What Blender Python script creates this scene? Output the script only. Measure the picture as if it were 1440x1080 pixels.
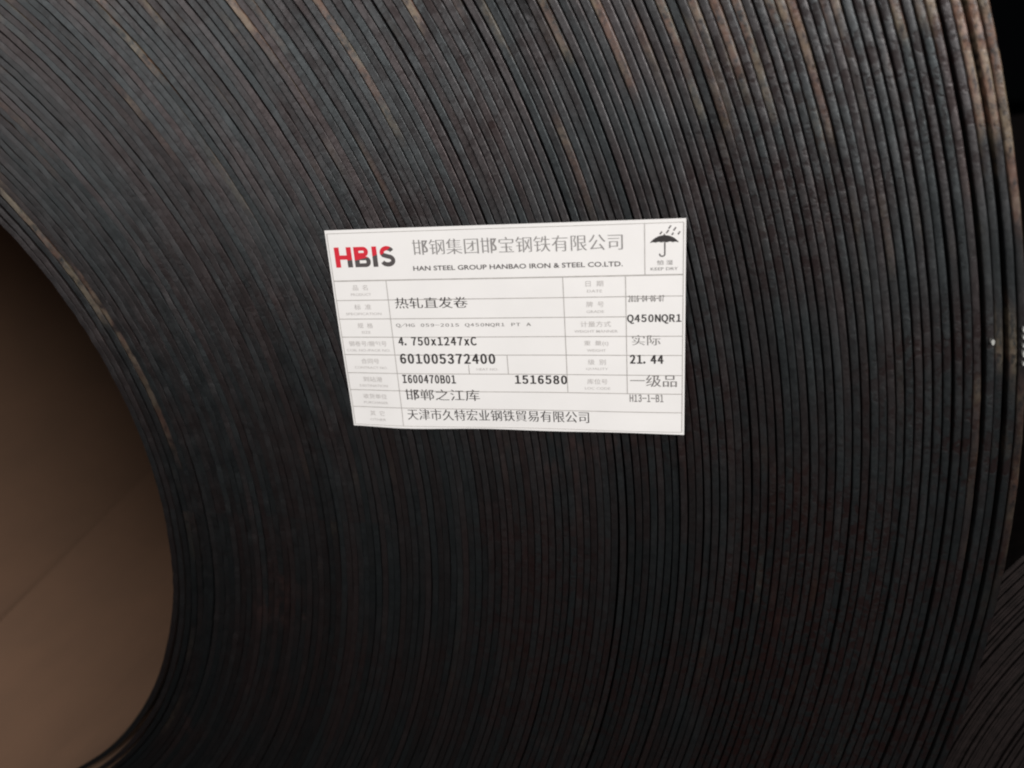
import bpy, bmesh, math, random
import numpy as np
from mathutils import Matrix, Vector

R = math.radians
scene = bpy.context.scene
for o in list(bpy.data.objects):
    bpy.data.objects.remove(o, do_unlink=True)
C = scene.collection
rng = random.Random(11)
nrng = np.random.default_rng(5)

# ------------------------------------------------------------------ camera
# world: coil axis along Y, its visible end face in the plane y = 0, camera at negative y
cam_data = bpy.data.cameras.new('camera')
cam = bpy.data.objects.new('camera', cam_data)
C.objects.link(cam)
cam.matrix_world = (Matrix.Translation((0.6935, -0.4374, 0.2711))
                    @ Matrix.Rotation(R(12.75), 4, 'Z') @ Matrix.Rotation(R(-20.44), 4, 'X')
                    @ Matrix.Rotation(R(3.0), 4, 'Y') @ Matrix.Rotation(R(90), 4, 'X'))
cam_data.sensor_fit = 'HORIZONTAL'
cam_data.sensor_width = 36
cam_data.angle = R(66)
cam_data.clip_start = 0.02
cam_data.clip_end = 200
cam_data.dof.use_dof = True
cam_data.dof.focus_distance = 0.47
cam_data.dof.aperture_fstop = 5.0
scene.camera = cam

# ------------------------------------------------------------------ light
world = bpy.data.worlds.new('World')
scene.world = world
world.use_nodes = True
world.node_tree.nodes['Background'].inputs['Color'].default_value = (0.75, 0.85, 1.0, 1)
world.node_tree.nodes['Background'].inputs['Strength'].default_value = 0.0012

def area_lamp(name, loc, target, size, power, color, size_y=None, spread=180):
    d = bpy.data.lights.new(name, 'AREA')
    d.energy = power
    d.color = color
    d.shape = 'RECTANGLE'
    d.size = size
    d.size_y = size_y or size
    d.spread = R(spread)
    o = bpy.data.objects.new(name, d)
    C.objects.link(o)
    o.location = loc
    v = Vector(target) - Vector(loc)
    o.rotation_euler = v.to_track_quat('-Z', 'Y').to_euler()
    return o
area_lamp('hall_and_fill_lamp', (1.85, -1.40, 1.04), (0.82, 0.0, 0.34), 1.8, 16.8, (1.0, 0.972, 0.948), 0.8, 95)
area_lamp('hall_and_fill_lamp', (-0.55, -1.55, 0.55), (0.36, 0.0, 0.28), 1.8, 3.8, (1.0, 0.975, 0.955), 0.9, 80)  # added fill lamp, put in to brighten the steel at upper left

scene.view_settings.view_transform = 'Standard'
scene.view_settings.look = 'None'
scene.view_settings.exposure = 0.0
scene.view_settings.gamma = 1.0
scene.view_settings.use_curve_mapping = False
scene.render.engine = 'CYCLES'
scene.cycles.filter_width = 2.1

# ------------------------------------------------------------------ material helpers
def new_mat(name):
    m = bpy.data.materials.new(name)
    m.use_nodes = True
    nt = m.node_tree
    return m, nt, nt.nodes['Principled BSDF']

def N(nt, kind, **kw):
    n = nt.nodes.new(kind)
    for k, v in kw.items():
        if k in ('operation', 'blend_type', 'data_type', 'attribute_type', 'attribute_name', 'noise_dimensions', 'clamp', 'interpolation_type'):
            setattr(n, k, v)
    return n

def math_node(nt, op, a, b=None, c=None, clamp=False):
    n = nt.nodes.new('ShaderNodeMath')
    n.operation = op
    n.use_clamp = clamp
    for i, v in enumerate((a, b, c)):
        if v is None:
            continue
        if isinstance(v, (int, float)):
            n.inputs[i].default_value = v
        else:
            nt.links.new(v, n.inputs[i])
    return n.outputs[0]

def mix_col(nt, fac, a, b, blend='MIX'):
    n = nt.nodes.new('ShaderNodeMix')
    n.data_type = 'RGBA'
    n.blend_type = blend
    for sock, v in ((n.inputs[0], fac), (n.inputs[6], a), (n.inputs[7], b)):
        if isinstance(v, (int, float)):
            sock.default_value = v
        elif isinstance(v, tuple):
            sock.default_value = v if len(v) == 4 else v + (1,)
        else:
            nt.links.new(v, sock)
    return n.outputs[2]

def ramp(nt, val, lo, hi):
    n = nt.nodes.new('ShaderNodeMapRange')
    n.interpolation_type = 'SMOOTHSTEP'
    nt.links.new(val, n.inputs[0])
    n.inputs[1].default_value = lo
    n.inputs[2].default_value = hi
    return n.outputs[0]

def noise(nt, vec, scale, detail=2.0, rough=0.5):
    n = nt.nodes.new('ShaderNodeTexNoise')
    n.inputs['Scale'].default_value = scale
    n.inputs['Detail'].default_value = detail
    n.inputs['Roughness'].default_value = rough
    if vec is not None:
        nt.links.new(vec, n.inputs['Vector'])
    return n.outputs[0]

def vec_scale(nt, vec, s, offset=None):
    n = nt.nodes.new('ShaderNodeVectorMath')
    n.operation = 'MULTIPLY_ADD'
    nt.links.new(vec, n.inputs[0])
    n.inputs[1].default_value = s
    if offset is not None:
        nt.links.new(offset, n.inputs[2])
    return n.outputs[0]

# mill edge of hot rolled strip: u of the UV map is metres along the wrap, v runs across the edge
def make_edge_material():
    m, nt, b = new_mat('mill_scale_edge')
    L = nt.links
    uv = nt.nodes.new('ShaderNodeUVMap').outputs[0]
    info = nt.nodes.new('ShaderNodeObjectInfo').outputs['Random']
    obj = nt.nodes.new('ShaderNodeTexCoord').outputs['Object']
    att = nt.nodes.new('ShaderNodeAttribute')
    att.attribute_type = 'OBJECT'
    att.attribute_name = 'wear'
    wear = att.outputs['Fac']
    comb = nt.nodes.new('ShaderNodeCombineXYZ')
    L.new(math_node(nt, 'MULTIPLY', info, 37.0), comb.inputs[2])
    off = comb.outputs[0]
    # tone of each wrap, drifting along its length
    along = noise(nt, vec_scale(nt, uv, (5.0, 0.4, 0), off), 1.0, 3.0)
    fleck = noise(nt, vec_scale(nt, uv, (330.0, 3.0, 0), off), 1.0, 3.0, 0.6)
    patch = noise(nt, obj, 14.0, 4.0, 0.6)
    tone = math_node(nt, 'ADD', math_node(nt, 'MULTIPLY', along, 0.6), math_node(nt, 'MULTIPLY', patch, 0.4))
    tone = math_node(nt, 'ADD', tone, math_node(nt, 'MULTIPLY', math_node(nt, 'SUBTRACT', info, 0.5), 0.13))
    col = mix_col(nt, ramp(nt, tone, 0.38, 0.66), (0.0029, 0.0034, 0.0037), (0.0048, 0.0032, 0.0032))
    # per wrap brightness
    br = math_node(nt, 'MULTIPLY_ADD', math_node(nt, 'FRACT', math_node(nt, 'MULTIPLY', info, 7.31)), 0.34, 0.83)
    comb2 = nt.nodes.new('ShaderNodeCombineXYZ')
    for i in range(3):
        L.new(br, comb2.inputs[i])
    col = mix_col(nt, 1.0, col, comb2.outputs[0], 'MULTIPLY')
    # pitted dark crust in patches that span several wraps
    crust_zone = ramp(nt, noise(nt, vec_scale(nt, obj, (1, 1, 1.01)), 19.0, 3.0, 0.55), 0.54, 0.70)
    att2 = nt.nodes.new('ShaderNodeAttribute')
    att2.attribute_type = 'OBJECT'
    att2.attribute_name = 'mottle'
    crust = math_node(nt, 'MULTIPLY', math_node(nt, 'MULTIPLY', crust_zone, ramp(nt, fleck, 0.46, 0.58)), att2.outputs['Fac'])
    col = mix_col(nt, math_node(nt, 'MULTIPLY', crust, 0.7), col, (0.006, 0.0045, 0.0045))
    # mottled edge: dark maroon spots a few millimetres long, on the rougher wraps
    m1 = ramp(nt, noise(nt, vec_scale(nt, uv, (150.0, 1.3, 0), off), 1.0, 3.0, 0.6), 0.47, 0.58)
    mz = ramp(nt, noise(nt, obj, 7.0, 3.0, 0.6), 0.36, 0.60)
    mott = math_node(nt, 'MULTIPLY', math_node(nt, 'MULTIPLY', m1, mz), att2.outputs['Fac'], clamp=True)
    col = mix_col(nt, math_node(nt, 'MULTIPLY', mott, 0.8), col, (0.0100, 0.0034, 0.0030))
    crust = math_node(nt, 'MAXIMUM', crust, math_node(nt, 'MULTIPLY', mott, 0.75))
    # rust bloom
    rz = ramp(nt, noise(nt, obj, 9.0, 5.0, 0.6), 0.54, 0.70)
    rust = math_node(nt, 'MULTIPLY', rz, ramp(nt, noise(nt, vec_scale(nt, uv, (60.0, 1.5, 0), off), 1.0, 3.0), 0.45, 0.65))
    col = mix_col(nt, math_node(nt, 'MULTIPLY', rust, 0.5), col, (0.024, 0.010, 0.008))
    # scuffed, bare streaks rubbed by handling; more of it where 'wear' is high and towards the top
    sep = nt.nodes.new('ShaderNodeSeparateXYZ')
    L.new(obj, sep.inputs[0])
    up = ramp(nt, sep.outputs[2], 1.02, 1.36)
    s1 = noise(nt, vec_scale(nt, uv, (11.0, 0.3, 0), off), 1.0, 2.0)
    level = math_node(nt, 'ADD', math_node(nt, 'MULTIPLY', up, 0.20), math_node(nt, 'MULTIPLY', math_node(nt, 'MULTIPLY', wear, math_node(nt, 'MULTIPLY_ADD', up, 0.65, 0.35)), 0.30))
    level = math_node(nt, 'ADD', level, s1)
    sc = ramp(nt, level, 0.66, 0.84)
    sc2 = ramp(nt, noise(nt, vec_scale(nt, uv, (190.0, 3.0, 0), off), 1.0, 4.0, 0.7), 0.30, 0.60)
    sc = math_node(nt, 'MULTIPLY', sc, sc2)
    sc = math_node(nt, 'MULTIPLY', sc, math_node(nt, 'ADD', math_node(nt, 'MULTIPLY_ADD', up, 0.95, 0.03), math_node(nt, 'MULTIPLY', math_node(nt, 'MULTIPLY', math_node(nt, 'SUBTRACT', wear, 1.0, clamp=True), ramp(nt, sep.outputs[2], 0.84, 1.06)), 0.5), clamp=True))
    tan = mix_col(nt, ramp(nt, noise(nt, vec_scale(nt, uv, (45.0, 1.0, 0), off), 1.0, 2.0), 0.40, 0.62), (0.34, 0.26, 0.17), (0.25, 0.13, 0.085))
    col = mix_col(nt, math_node(nt, 'MULTIPLY', sc, 0.9), col, tan)
    L.new(col, b.inputs['Base Color'])
    rough = math_node(nt, 'MULTIPLY_ADD', fleck, 0.16, 0.36)
    L.new(rough, b.inputs['Roughness'])
    tint = mix_col(nt, ramp(nt, tone, 0.38, 0.66), (0.87, 0.96, 1.0), (1.0, 0.87, 0.88))
    L.new(tint, b.inputs['Specular Tint'])
    sp = math_node(nt, 'MULTIPLY', br, math_node(nt, 'MULTIPLY_ADD', crust, -0.75, 1.0))
    speck = noise(nt, vec_scale(nt, uv, (110.0, 2.2, 0), off), 1.0, 4.0, 0.7)
    speck = math_node(nt, 'MULTIPLY_ADD', ramp(nt, speck, 0.36, 0.64), 0.4, 0.8)
    speck = math_node(nt, 'ADD', math_node(nt, 'MULTIPLY', math_node(nt, 'SUBTRACT', speck, 1.0), att2.outputs['Fac']), 1.0)
    sp = math_node(nt, 'MULTIPLY', sp, speck)
    sp = math_node(nt, 'MULTIPLY', sp, math_node(nt, 'MULTIPLY_ADD', att2.outputs['Fac'], 0.75, 0.90))   # stronger specular towards the outer wraps
    L.new(math_node(nt, 'MULTIPLY', sp, 0.50), b.inputs['Specular IOR Level'])
    bump = nt.nodes.new('ShaderNodeBump')
    bump.inputs['Strength'].default_value = 0.25
    bump.inputs['Distance'].default_value = 0.0008
    h = math_node(nt, 'ADD', fleck, math_node(nt, 'MULTIPLY', crust, -0.8))
    L.new(h, bump.inputs['Height'])
    L.new(bump.outputs[0], b.inputs['Normal'])
    return m

def make_sheet_material():
    m, nt, b = new_mat('rusted_strip_surface')
    L = nt.links
    obj = nt.nodes.new('ShaderNodeTexCoord').outputs['Object']
    n1 = noise(nt, obj, 11.0, 6.0, 0.65)
    n2 = noise(nt, vec_scale(nt, obj, (1, 0.12, 1)), 30.0, 3.0, 0.6)
    col = mix_col(nt, ramp(nt, n1, 0.3, 0.7), (0.205, 0.122, 0.079), (0.188, 0.114, 0.075))
    col = mix_col(nt, math_node(nt, 'MULTIPLY', ramp(nt, n2, 0.35, 0.75), 0.08), col, (0.085, 0.055, 0.040))
    L.new(col, b.inputs['Base Color'])
    b.inputs['Roughness'].default_value = 0.6
    b.inputs['Specular IOR Level'].default_value = 0.25
    return m

EDGE = make_edge_material()
SHEET = make_sheet_material()

def flat_mat(name, col, rough=0.7, var=0.0, scale=60.0, spec=0.3):
    m, nt, b = new_mat(name)
    if var:
        obj = nt.nodes.new('ShaderNodeTexCoord').outputs['Object']
        n = noise(nt, obj, scale, 4.0, 0.6)
        c2 = tuple(c * (1 - var) for c in col)
        nt.links.new(mix_col(nt, ramp(nt, n, 0.3, 0.7), col, c2), b.inputs['Base Color'])
    else:
        b.inputs['Base Color'].default_value = col + (1,)
    b.inputs['Roughness'].default_value = rough
    b.inputs['Specular IOR Level'].default_value = spec
    return m

PAPER = flat_mat('white_label_paper', (0.85, 0.832, 0.818), 0.55, 0.045, 16.0)
INK = flat_mat('black_print', (0.045, 0.040, 0.040), 0.7, 0.3, 900.0)
INK_SOFT = flat_mat('worn_grey_print', (0.22, 0.205, 0.20), 0.7, 0.3, 900.0)
INK_HEAD = flat_mat('faded_header_print', (0.30, 0.285, 0.28), 0.7, 0.3, 900.0)
INK_PALE = flat_mat('pale_grey_print', (0.54, 0.515, 0.50), 0.7, 0.15, 900.0)
INK_LINE = flat_mat('thin_rule_print', (0.46, 0.435, 0.415), 0.7, 0.2, 200.0)
RED = flat_mat('red_print', (0.66, 0.020, 0.040), 0.6, 0.08, 300.0)
GREY = flat_mat('dark_grey_print', (0.085, 0.075, 0.075), 0.6, 0.1, 300.0)

# ------------------------------------------------------------------ ground
RO, RI = 0.8806, 0.3315          # radii of the labelled coil
WIDTH = 1.247                    # strip width
GZ = -RO - 0.002
def make_ground():
    m, nt, b = new_mat('dark_concrete')
    obj = nt.nodes.new('ShaderNodeTexCoord').outputs['Object']
    n = noise(nt, obj, 3.0, 8.0, 0.6)
    nt.links.new(mix_col(nt, ramp(nt, n, 0.3, 0.7), (0.030, 0.028, 0.026), (0.018, 0.017, 0.016)), b.inputs['Base Color'])
    b.inputs['Roughness'].default_value = 0.85
    bm = bmesh.new()
    bmesh.ops.create_grid(bm, x_segments=8, y_segments=8, size=30)
    me = bpy.data.meshes.new('ground')
    bm.to_mesh(me); bm.free()
    o = bpy.data.objects.new('ground', me)
    o.location = (0, 0, GZ)
    me.materials.append(m)
    C.objects.link(o)
    o['kind'] = 'structure'
make_ground()

# ------------------------------------------------------------------ ring builder
def ring_mesh(name, rfun, yfun, thick, width, base, segs=400, round_=1.0, rag=0.0002, arc=None, bore=False):
    """One wrap of strip: a closed ring whose front edge is rounded. rfun/yfun give the inner
    radius and the front position for every angle; `base` is the height of the axis above the origin."""
    if arc:                                          # an open wrap with a free end
        th = np.linspace(arc[0], arc[1], segs)
    else:
        th = np.linspace(0, 2 * math.pi, segs, endpoint=False)
    r0 = rfun(th)
    y0 = yfun(th) + nrng.normal(0, rag, segs)
    c = 0.00012 + 0.0008 * round_
    e = 0.02 + 0.09 * round_
    # profile across the edge: (radial offset 0..thick, depth behind the front)
    prof = [(0.0, width), (0.0, c * 1.2), (thick * e * .5, c * .5), (thick * e * 1.6, c * .1),
            (thick * (e * 1.6 + .07), c * .04 * round_), (thick * .5, 0.0), (thick * (1 - e * 1.6 - .07), c * .04 * round_),
            (thick * (1 - e * 1.6), c * .1), (thick * (1 - e * .5), c * .5), (thick, c * 1.2), (thick, width)]
    P = len(prof)
    verts = np.zeros((segs, P, 3))
    for j, (dr, dy) in enumerate(prof):
        rr = r0 + dr
        yy = (width if dy == width else y0 + dy)
        t2 = th
        if arc and dy == width:                      # the strip was cut a little out of square
            t2 = th - R(30) * np.clip(1 - (th - arc[0]) / R(60), 0, 1)
        verts[:, j, 0] = rr * np.cos(t2)
        verts[:, j, 1] = yy
        verts[:, j, 2] = rr * np.sin(t2) + base
    verts = verts.reshape(-1, 3)
    faces, mats, uvs = [], [], []
    rm = float(np.mean(r0))
    dth = th[1] - th[0]
    for i in range(segs - 1 if arc else segs):
        i2 = (i + 1) % segs
        u0, u1 = th[i] * rm, (th[i] + dth) * rm
        for j in range(P):
            j2 = (j + 1) % P
            faces.append((i * P + j, i * P + j2, i2 * P + j2, i2 * P + j))
            mats.append(0 if 0 < j < P - 2 else (2 if j == P - 2 else 1))
            v0, v1 = j / (P - 1), (j + 1) / (P - 1)
            uvs += [(u0, v0), (u0, v1), (u1, v1), (u1, v0)]
    me = bpy.data.meshes.new(name)
    me.from_pydata(verts.tolist(), [], faces)
    me.polygons.foreach_set('material_index', mats)
    me.polygons.foreach_set('use_smooth', [True] * len(faces))
    ul = me.uv_layers.new(name='UVMap')
    ul.data.foreach_set('uv', np.array(uvs, dtype=np.float32).ravel())
    for mt in (EDGE, SHEET if bore else EDGE, EDGE):
        me.materials.append(mt)
    me.update()
    return me

# ------------------------------------------------------------------ labelled coil, one part per wrap
coil = bpy.data.objects.new('steel_coil', None)
coil.location = (0, 0, -RO)
C.objects.link(coil)
coil['label'] = 'large dark hot rolled steel coil with a white paper label on its face'
coil['category'] = 'steel coil'

NW = 120
T = 0.00428
gaps = [max(0.00003, rng.gauss(0.00003 + 0.00034 * min(1, k / 90), 0.00005 + 0.00014 * min(1, k / 90))) for k in range(NW - 1)]
for k in range(6, NW - 8):
    if rng.random() < 0.12:
        gaps[k] += rng.uniform(0.0002, 0.0007)
# the loose outer wraps stand apart in pairs, the innermost ones too
gaps[-1] = 0.0005; gaps[-2] = 0.0016; gaps[-3] = 0.0003; gaps[-4] = 0.0015; gaps[-5] = 0.0004
gaps[-6] = 0.0003; gaps[-7] = 0.0012; gaps[-8] = 0.0004; gaps[-9] = 0.0004; gaps[-10] = 0.0009
gaps[0] = 0.0011; gaps[1] = 0.0012; gaps[2] = 0.0010; gaps[3] = 0.0005
total = NW * T + sum(gaps)
sc = (RO - RI) / total
Tn = T * sc
radii = []
r = RI
for k in range(NW):
    radii.append(r)
    r += Tn + (gaps[k] * sc if k < NW - 1 else 0)

ARC = (R(-103), R(-103 + 362))
drift = 0.0
shift = 0.0
for k in range(NW):
    f = k / (NW - 1)
    drift = 0.7 * drift + rng.gauss(0, 0.00045)
    jit = rng.gauss(0, 0.00055)
    if rng.random() < 0.11:
        shift = rng.gauss(0, 0.0009)                 # a group of wraps wound a little to one side
    if rng.random() < 0.08 and 4 < k < NW - 6:
        jit += rng.uniform(0.001, 0.0022)           # a wrap that sits back
    amp = 0.12 + 0.75 * min(1.0, max(0.0, (f - 0.15) / 0.45))
    base_y = max(-0.0014, amp * (drift + jit + shift))
    if k >= NW - 2: base_y = -0.0006 - 0.0006 * (k - NW + 2)
    ph = [rng.uniform(0, 6.28) for _ in range(4)]
    def rfun(th, k=k, ph=ph, r0=radii[k], f=f):
        d = 0.00012 * np.sin(9 * th + ph[0]) + 0.00010 * np.sin(23 * th + ph[1])
        d = d + 0.0012 * f * np.sin(2 * th + 0.8) * (1 - f)
        if k == 0:                                   # loose inner end, lifted off the next wrap
            d = d - 0.0165 * np.clip(1 - (th - ARC[0]) / R(95), 0, 1) ** 1.6
        if k in (1, 2):
            a = np.angle(np.exp(1j * (th - R(-80))))
            d = d - (0.0034, 0.0012)[k - 1] * np.clip(1 - np.abs(a) / R(50), 0, 1) ** 1.5
        return r0 + d
    def yfun(th, b=base_y, ph=ph):
        return b + 0.00035 * np.sin(5 * th + ph[2]) + 0.00022 * np.sin(17 * th + ph[3])
    me = ring_mesh('wrap', rfun, yfun, Tn, WIDTH, RO, segs=420, round_=min(1.0, max(0.0, f * 1.2 - 0.25)), arc=ARC if k == 0 else None, bore=k < 3)
    o = bpy.data.objects.new('wrap', me)
    o.parent = coil
    C.objects.link(o)
    w = rng.random() ** 3 * 0.35
    if k >= NW - 5: w = (1.5, 0.7, 1.5, 1.6, 1.5)[k - (NW - 5)]
    elif k > 70: w += (0.08 + 0.95 * rng.random() ** 2.2) * min(1.0, (k - 70) / 25)
    if 42 < k < 95 and k % 9 == 4: w = rng.uniform(0.8, 1.15)
    if k in (3, 4): w = 1.45
    o['wear'] = w
    o['mottle'] = min(0.85, 0.06 + 1.0 * f)

# small chips of white paint left on two outer wraps
WHITE = flat_mat('white_paint', (0.42, 0.42, 0.40), 0.6, 0.2, 400.0)
def paint_chip(rad, a0, a1, wid, seed):
    r_ = random.Random(seed)
    vs, fs = [], []
    n = 9
    for i in range(n + 1):
        a = R(a0 + (a1 - a0) * i / n)
        w = wid * (0.25 + 0.75 * math.sin(math.pi * i / n)) * r_.uniform(0.5, 1.0)
        for rr in (rad - w / 2, rad + w / 2):
            vs.append((rr * math.cos(a), -0.0034, rr * math.sin(a) + RO))
            vs.append((rr * math.cos(a), 0.0012, rr * math.sin(a) + RO))
        if i:
            b = 4 * i
            fs += [(b - 4, b - 2, b + 2, b), (b - 4, b, b + 1, b - 3), (b - 2, b - 1, b + 3, b + 2)]
    me = bpy.data.meshes.new('paint_chip')
    me.from_pydata(vs, [], fs)
    me.materials.append(WHITE)
    o = bpy.data.objects.new('paint_chip', me)
    o.parent = coil
    C.objects.link(o)
paint_chip(0.8640, 8.92, 9.14, 0.0022, 1)
for q, (a, b) in enumerate(((9.45, 9.25), (9.15, 9.0), (8.85, 8.7), (8.6, 8.35), (8.2, 8.05))):
    paint_chip(0.8783, a, b, 0.0012, 2 + q)

# ------------------------------------------------------------------ neighbouring coil, thinner strip
R2 = 0.533
C2 = (1.377, 0.10, GZ + R2 + 0.001)
def make_small_coil():
    e = bpy.data.objects.new('thin_strip_coil', None)
    e.location = (C2[0], C2[1], C2[2] - R2)
    C.objects.link(e)
    e['label'] = 'thin strip steel coil partly hidden behind the big coil at lower right'
    e['category'] = 'steel coil'
    pitch, t = 0.0022, 0.00205
    scale_mat = flat_mat('brown_mill_scale', (0.021, 0.0145, 0.0138), 0.55, 0.5, 120.0, 0.4)
    n = int((R2 - 0.20) / pitch)
    segs = 360
    th = np.linspace(0, 2 * math.pi, segs, endpoint=False)
    def lathe(name, prof, matf):
        P = len(prof)
        pr = np.array(prof)
        wob = 1 + 0.0006 * np.sin(5 * th)
        v = np.zeros((segs, P, 3))
        v[:, :, 0] = np.cos(th)[:, None] * pr[None, :, 0] * wob[:, None]
        v[:, :, 1] = pr[None, :, 1]
        v[:, :, 2] = np.sin(th)[:, None] * pr[None, :, 0] * wob[:, None] + R2
        faces, uvs = [], []
        for i in range(segs):
            i2 = (i + 1) % segs
            for j in range(P - 1):
                faces.append((i * P + j, i * P + j + 1, i2 * P + j + 1, i2 * P + j))
                rr = pr[j, 0]
                w = int((rr - .2) / pitch) * 3.7
                uvs += [(th[i] * rr, w), (th[i] * rr, w + .5), ((th[i] + 2 * math.pi / segs) * rr, w + .5), ((th[i] + 2 * math.pi / segs) * rr, w)]
        me = bpy.data.meshes.new(name)
        me.from_pydata(v.reshape(-1, 3).tolist(), [], faces)
        ul = me.uv_layers.new(name='UVMap')
        ul.data.foreach_set('uv', np.array(uvs, dtype=np.float32).ravel())
        me.materials.append(matf)
        me.update()
        o = bpy.data.objects.new(name, me)
        o.parent = e
        C.objects.link(o)
        return o
    prof = [(0.20, 1.2)]
    for k in range(n - 1):
        r0 = 0.20 + k * pitch
        y = max(-.002, rng.gauss(0, 0.0007)) + (0.0015 if rng.random() < .1 else 0)
        prof += [(r0 + 0.0001, 0.005), (r0 + 0.00015, y + 0.0004), (r0 + 0.0005, y), (r0 + t - 0.0004, y), (r0 + t - 0.00005, y + 0.0004), (r0 + t, 0.005)]
    o = lathe('wound_strip', prof, scale_mat)
    o['kind'] = 'stuff'
    r0 = 0.20 + (n - 1) * pitch
    o = lathe('outer_wrap', [(r0 + .0002, .02), (r0 + .0002, -.0005), (r0 + .0008, -.0012), (R2 - .0008, -.0012), (R2, -.0004), (R2, 1.2), (0.20, 1.2)], scale_mat)
make_small_coil()

# ------------------------------------------------------------------ paper label
LW, LH = 0.2085, 0.126
lab = bpy.data.objects.new('paper_label', None)
LANG = R(1.0)
lab.location = (0.4867, -0.0030, 0.1988)          # its top left corner
lab.rotation_euler = (0, -LANG, 0)
C.objects.link(lab)
lab['label'] = 'white printed paper label with red and grey logo stuck on the coil face'
lab['category'] = 'label'

def smooth(a, b, x):
    t = min(1, max(0, (x - a) / (b - a)))
    return t * t * (3 - 2 * t)
def sheet_y(x, z):
    """how far the paper stands away from its plane (x right, z down negative, metres)"""
    y = 0.0016 * smooth(0.035, 0.0, x) * smooth(-0.05, -0.12, z)
    y += 0.00025 * math.sin(x * 55 + 1.0) * smooth(-0.02, -0.126, z) + 0.00018 * math.sin(x * 31 - z * 40)
    y -= 0.0005 * smooth(-0.112, -0.126, z) * math.sin(x * 38 + .6)
    return y

def make_paper():
    nx, nz = 72, 44
    bm = bmesh.new()
    front = [[None] * (nx + 1) for _ in range(nz + 1)]
    back = [[None] * (nx + 1) for _ in range(nz + 1)]
    for j in range(nz + 1):
        for i in range(nx + 1):
            x = LW * i / nx; z = -LH * j / nz
            ex, ez = x, z
            if j == nz: ez += 0.00035 * math.sin(x * 70 + 2)
            y = sheet_y(x, z)
            front[j][i] = bm.verts.new((ex, y, ez))
            back[j][i] = bm.verts.new((ex, y + 0.00035, ez))
    for j in range(nz):
        for i in range(nx):
            bm.faces.new((front[j][i], front[j + 1][i], front[j + 1][i + 1], front[j][i + 1]))
            bm.faces.new((back[j][i], back[j][i + 1], back[j + 1][i + 1], back[j + 1][i]))
    for i in range(nx):
        bm.faces.new((front[0][i], front[0][i + 1], back[0][i + 1], back[0][i]))
        bm.faces.new((front[nz][i], back[nz][i], back[nz][i + 1], front[nz][i + 1]))
    for j in range(nz):
        bm.faces.new((front[j][0], back[j][0], back[j + 1][0], front[j + 1][0]))
        bm.faces.new((front[j][nx], front[j + 1][nx], back[j + 1][nx], back[j][nx]))
    me = bpy.data.meshes.new('paper_sheet')
    bm.to_mesh(me); bm.free()
    for p in me.polygons: p.use_smooth = False
    me.materials.append(PAPER)
    o = bpy.data.objects.new('paper_sheet', me)
    o.parent = lab
    C.objects.link(o)
make_paper()

PRINT_Y = -0.00012
def link_print(name, polys, mat, lift=0.0):
    """polys: list of (verts2d, faces, material index) in millimetres on the label"""
    vs, fs, mi = [], [], []
    for (v2, f, m) in polys:
        b = len(vs)
        for (x, z) in v2:
            X, Z = x / 1000, z / 1000
            vs.append((X, sheet_y(X, Z) + PRINT_Y - lift, Z))
        for q in f:
            fs.append(tuple(b + a for a in q)); mi.append(m)
    me = bpy.data.meshes.new(name)
    me.from_pydata(vs, [], fs)
    mats = mat if isinstance(mat, (list, tuple)) else [mat]
    for m in mats: me.materials.append(m)
    me.polygons.foreach_set('material_index', mi)
    me.update()
    # make every face look out of the paper (towards -y)
    bm = bmesh.new(); bm.from_mesh(me)
    for f in bm.faces:
        f.normal_update()
        if f.normal.y > 0: f.normal_flip()
    bm.to_mesh(me); bm.free()
    o = bpy.data.objects.new(name, me)
    o.parent = lab
    C.objects.link(o)
    return o

def wide(t):
    return ''.join(chr(ord(c) + 0xFEE0) if 33 <= ord(c) <= 126 else ('\u3000' if c == ' ' else c) for c in t)

def text_geometry(txt, offset=0.0, res=3, spacing=1.0):
    cu = bpy.data.curves.new('glyphs', 'FONT')
    cu.body = txt
    cu.resolution_u = res
    cu.offset = offset
    cu.space_character = spacing
    ob = bpy.data.objects.new('glyphs', cu)
    C.objects.link(ob)
    dg = bpy.context.evaluated_depsgraph_get()
    me = bpy.data.meshes.new_from_object(ob.evaluated_get(dg))
    v = [(p.co.x, p.co.y) for p in me.vertices]
    f = [tuple(p.vertices) for p in me.polygons]
    bpy.data.objects.remove(ob); bpy.data.curves.remove(cu); bpy.data.meshes.remove(me)
    return v, f

def fit(v, x0, x1, z0, z1, skew=0.0):
    xs = [p[0] for p in v]; ys = [p[1] for p in v]
    ax, bx, ay, by = min(xs), max(xs), min(ys), max(ys)
    return [(x0 + (p[0] - ax) / (bx - ax) * (x1 - x0), z0 + (p[1] - ay) / (by - ay) * (z1 - z0)) for p in v]

def words(txt, x0, x1, z0, z1, mat, offset=0.0, song=0.0, spacing=1.0, res=3):
    """one line of print fitted to its box; song > 0 thickens only the upright strokes (mm)"""
    v, f = text_geometry(txt, offset, res, spacing)
    v = fit(v, x0, x1, z0, z1)
    o = link_print('printed_text', [(v, f, 0)], mat)
    if song:
        for s, dx in enumerate((song, -song)):
            vv = [(p[0] + dx, p[1]) for p in v]
            q = link_print('printed_text', [(vv, f, 0)], mat, 0.00002 * (s + 1))
            # same line of print: join into one mesh
            bm = bmesh.new(); bm.from_mesh(o.data); bm.from_mesh(q.data); bm.to_mesh(o.data); bm.free()
            me = q.data
            bpy.data.objects.remove(q); bpy.data.meshes.remove(me)
    return o

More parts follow.
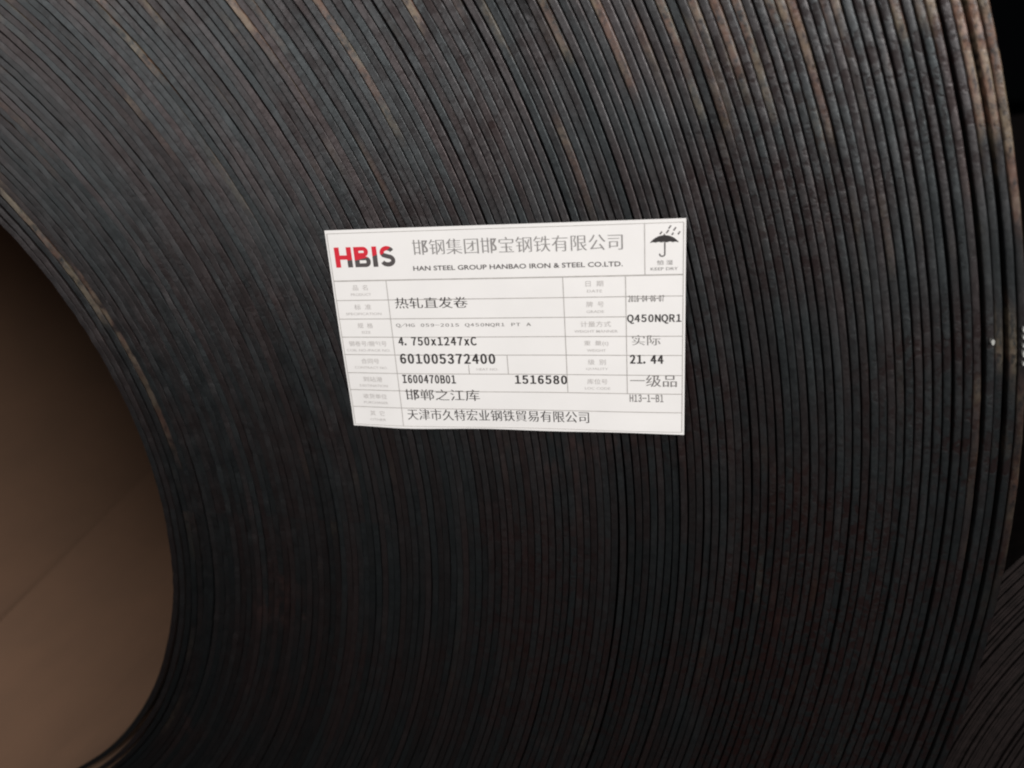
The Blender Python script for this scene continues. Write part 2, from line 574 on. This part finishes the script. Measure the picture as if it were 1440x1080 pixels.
def rule(x0, z0, x1, z1, w, mat=None):
    n = 24
    dx, dz = x1 - x0, z1 - z0
    Ln = math.hypot(dx, dz)
    px, pz = -dz / Ln * w / 2, dx / Ln * w / 2
    v, f = [], []
    for i in range(n + 1):
        x, z = x0 + dx * i / n, z0 + dz * i / n
        v += [(x + px, z + pz), (x - px, z - pz)]
        if i: f.append((2 * i - 2, 2 * i - 1, 2 * i + 1, 2 * i))
    return link_print('printed_rule', [(v, f, 0)], mat or INK_LINE, 0.00003 if dz else 0.0)

ROWS = [-30.5, -42.5, -54.2, -65.8, -77.2, -89.3, -100.8, -112.4]
rule(1.2, ROWS[0], 207.0, ROWS[0], 0.75)
for k, z in enumerate(ROWS[1:]):
    rule(1.2, z, 207.0 if k != 1 else 175.8, z, 0.5)
for x, a, b in ((34.6, -30.5, -124.6), (140.6, -30.5, -100.8), (175.8, -30.5, -100.8), (186.5, -2.0, -30.5),
                (80.9, -83.2, -89.3), (105.1, -77.2, -89.3), (1.2, -2, -124.6), (207.2, -2, -124.6)):
    rule(x, a, x, b, 0.42)
rule(1.2, -2.0, 207.2, -2.0, 0.35)
rule(1.2, -124.6, 207.2, -124.6, 0.3)

# logo: four heavy letters, red above and dark grey below
def letter_polys():
    v, f = {}, {}
    def box(x0, z0, x1, z1):
        return [(x0, z0), (x1, z0), (x1, z1), (x0, z1)]
    def arc(cx, cz, rx, rz, a0, a1, n=10):
        return [(cx + rx * math.cos(R(a0 + (a1 - a0) * i / n)), cz + rz * math.sin(R(a0 + (a1 - a0) * i / n))) for i in range(n + 1)]
    def band(outer, inner):
        return [(outer[i], outer[i + 1], inner[i + 1], inner[i]) for i in range(len(outer) - 1)]
    top, bot = -10.2, -22.3
    H = top - bot
    quads = {'H': [], 'B': [], 'I': [], 'S': []}
    quads['H'] += [box(4.3, bot, 7.4, top), box(7.4, -17.6, 11.9, -15.0), box(11.9, bot, 15.0, top)]
    w = 2.7
    quads['B'] += [box(16.6, bot, 19.6, top)]
    for (z0, z1, xe) in ((-16.1, top, 25.6), (bot, -15.9, 26.6)):
        cz = (z0 + z1) / 2; rz = (z1 - z0) / 2
        xs = xe - rz
        quads['B'] += [box(19.6, z1 - 2.3, xs, z1), box(19.6, z0, xs, z0 + 2.3)]
        quads['B'] += band(arc(xs, cz, rz, rz, -90, 90), arc(xs, cz, rz - w, rz - 2.3, -90, 90))
    quads['I'] += [box(28.0, bot, 31.0, top)]
    # S from two arcs and a slanted spine
    cx = 37.3
    def sband(path, wd):
        out = []
        n = len(path)
        L_, R_ = [], []
        for i in range(n):
            a = path[max(0, i - 1)]; b = path[min(n - 1, i + 1)]
            d = Vector((b[0] - a[0], b[1] - a[1])).normalized()
            L_.append((path[i][0] - d.y * wd / 2, path[i][1] + d.x * wd / 2))
            R_.append((path[i][0] + d.y * wd / 2, path[i][1] - d.x * wd / 2))
        return band(L_, R_)
    p = arc(cx, -13.95, 3.2, 2.5, 20, 215, 14) + [(cx + 0.2, -16.25)] + arc(cx, -18.65, 3.4, 2.4, 55, -160, 14)
    quads['S'] += sband(p, 2.6)
    return quads
def make_logo():
    q = letter_polys()
    # split line of each letter: (x, z, direction angle); red lies above it
    split = {'H': (11.9, -18.2, 8), 'B': (20.0, -17.6, 12), 'I': (29.5, -15.6, 20), 'S': (36.5, -13.4, 38)}
    polys = []
    for k, quads in q.items():
        bm = bmesh.new()
        for quad in quads:
            bm.faces.new([bm.verts.new((x, 0, z)) for x, z in quad])
        sx, sz, a = split[k]
        nrm = (-math.sin(R(a)), 0, math.cos(R(a)))
        bmesh.ops.bisect_plane(bm, geom=bm.verts[:] + bm.edges[:] + bm.faces[:], plane_co=(sx, 0, sz), plane_no=nrm)
        bm.verts.index_update()
        for f in bm.faces:
            c = f.calc_center_median()
            red = (c.x - sx) * nrm[0] + (c.z - sz) * nrm[2] > 0
            if k == 'H' and c.x < 11.9: red = True
            polys.append(([(v.co.x, v.co.z) for v in f.verts], [tuple(range(len(f.verts)))], 0 if red else 1))
        bm.free()
    o = link_print('logo', polys, [RED, GREY])
    o['label'] = 'heavy red and dark grey letters of the logo'
make_logo()

# keep-dry mark
def make_umbrella_mark():
    cx = 197.0
    n = 24
    polys = []
    def topz(t): return -12.7 + 4.0 * (1 - abs(t) ** 2.1) ** 0.85
    def botz(t):
        s = abs(math.sin(t * math.pi * 2.5 + math.pi / 2))
        return -12.75 + 0.55 * s * (1 - abs(t) ** 6)
    v, f = [], []
    for i in range(n + 1):
        t = -1 + 2 * i / n
        v += [(cx + 7.7 * t, topz(t)), (cx + 7.7 * t, min(botz(t), topz(t) - 0.01))]
        if i: f.append((2 * i - 2, 2 * i - 1, 2 * i + 1, 2 * i))
    polys.append((v, f, 0))
    polys.append(([(cx - .55, -9.0), (cx + .55, -9.0), (cx + .2, -7.9), (cx - .2, -7.9)], [(0, 1, 2, 3)], 0))
    o = link_print('umbrella_mark', polys, INK)
    polys = [([(cx - .1, -12.3), (cx + .65, -12.3), (cx + .65, -19.0), (cx - .1, -19.0)], [(0, 1, 2, 3)], 0)]
    a = [(cx - 1.1 + 1.75 * math.cos(R(x)), -19.0 + 1.55 * math.sin(R(x))) for x in range(0, -196, -15)]
    b = [(cx - 1.1 + 1.0 * math.cos(R(x)), -19.0 + 0.85 * math.sin(R(x))) for x in range(0, -196, -15)]
    for i in range(len(a) - 1):
        polys.append(([a[i], a[i + 1], b[i + 1], b[i]], [(0, 1, 2, 3)], 0))
    link_print('umbrella_handle_mark', polys, GREY)
    polys = []
    for (x, z, l) in ((199.9, -4.4, 1), (202.5, -5.5, 1), (204.8, -7.7, .9), (195.2, -7.4, .9), (198.7, -6.8, 1), (201.4, -8.1, .7)):
        d = (0.62 * l, 0.85 * l); p = (-0.3, 0.22)
        polys.append(([(x - d[0] - p[0], z - d[1] - p[1]), (x + d[0] - p[0], z + d[1] - p[1]), (x + d[0] + p[0], z + d[1] + p[1]), (x - d[0] + p[0], z - d[1] + p[1])], [(0, 1, 2, 3)], 0))
    link_print('rain_mark', polys, GREY)
make_umbrella_mark()

# lines of print: text, left, right, bottom, top (mm from the label's top left corner)
words('邯钢集团邯宝钢铁有限公司', 53.5, 174.5, -15.9, -7.0, INK_HEAD, -0.016, 0.16)
words('HAN STEEL GROUP HANBAO IRON & STEEL CO.LTD.', 52.5, 174.4, -25.2, -22.4, GREY, 0.014)
words('怕 湿', 193.0, 201.6, -24.9, -22.3, INK_SOFT)
words('KEEP DRY', 189.6, 204.3, -27.9, -26.3, INK_SOFT)
words('热轧直发卷', 38.7, 83.5, -47.8, -41.2, INK, -0.012, 0.14)
words(wide('Q/HG 059-2015 Q450NQR1 PT A'), 37.7, 120.6, -59.7, -57.0, INK_SOFT, 0.0, 0.06, 0.62)
words(wide('4.750x1247xC'), 38.0, 87.0, -71.1, -65.6, INK, 0.018, 0.15, 0.62)
words(wide('601005372400'), 37.8, 97.5, -82.8, -76.3, INK, 0.018, 0.22, 0.62)
words(wide('I600470B01'), 37.8, 71.8, -95.6, -90.0, INK, 0.018, 0.15, 0.62)
words(wide('1516580'), 109.0, 140.3, -95.5, -89.9, INK, 0.018, 0.20, 0.62)
words('邯郸之江库', 38.5, 86.0, -106.8, -99.5, INK, -0.012, 0.14)
words('天津市久特宏业钢铁貿易有限公司', 38.2, 152.6, -120.2, -112.8, INK, -0.012, 0.12)
words(wide('2016-04-06-07'), 177.2, 196.8, -45.6, -41.9, INK_SOFT, 0.010, 0.07, 0.62)
words(wide('Q450NQR1'), 176.4, 206.3, -58.4, -52.9, INK, 0.018, 0.12, 0.62)
words('实际', 179.0, 194.7, -71.1, -65.0, INK_SOFT, -0.014, 0.12)
words(wide('21.44'), 177.7, 196.4, -82.2, -76.8, INK, 0.018, 0.20, 0.62)
words('一级品', 177.6, 204.0, -96.3, -89.0, INK_SOFT, -0.010, 0.14)
words(wide('H13-1-B1'), 177.2, 196.5, -105.9, -101.2, INK_SOFT, 0.010, 0.07, 0.62)
words('HEAT NO.', 85.7, 99.0, -87.0, -85.4, INK_PALE)
LEFT = [('品  名', 'PRODUCT', 9.5, 13), ('标  准', 'SPECIFICATION', 11, 23), ('规  格', 'SIZE', 10, 6), ('钢卷号/捆包号', 'COIL NO./PACK NO.', 25, 29),
        ('合同号', 'CONTRACT NO.', 12, 22), ('到站港', 'DESTINATION', 13, 19), ('收货单位', 'PURCHASER', 16, 16.5), ('其  它', 'OTHER', 10, 11)]
RIGHT = [('日  期', 'DATE', 10, 8.5), ('牌  号', 'GRADE', 10, 10), ('计量方式', 'WEIGHT MANNER', 17.5, 25), ('重  量(t)', 'WEIGHT', 14, 11),
         ('级  别', 'QUALITY', 10.5, 13), ('库位号', 'LOC CODE', 12, 15)]
for col, cx in ((LEFT, 17.6), (RIGHT, 158.4)):
    for k, (cn, en, wc, we) in enumerate(col):
        z = ROWS[k]
        words(cn, cx - wc / 2, cx + wc / 2, z - 5.9, z - 2.5, INK_PALE, 0.004, 0.0, 1.0, 2)
        words(en, cx - we / 2, cx + we / 2, z - 9.3, z - 7.7, INK_PALE, 0.004, 0.0, 1.0, 2)
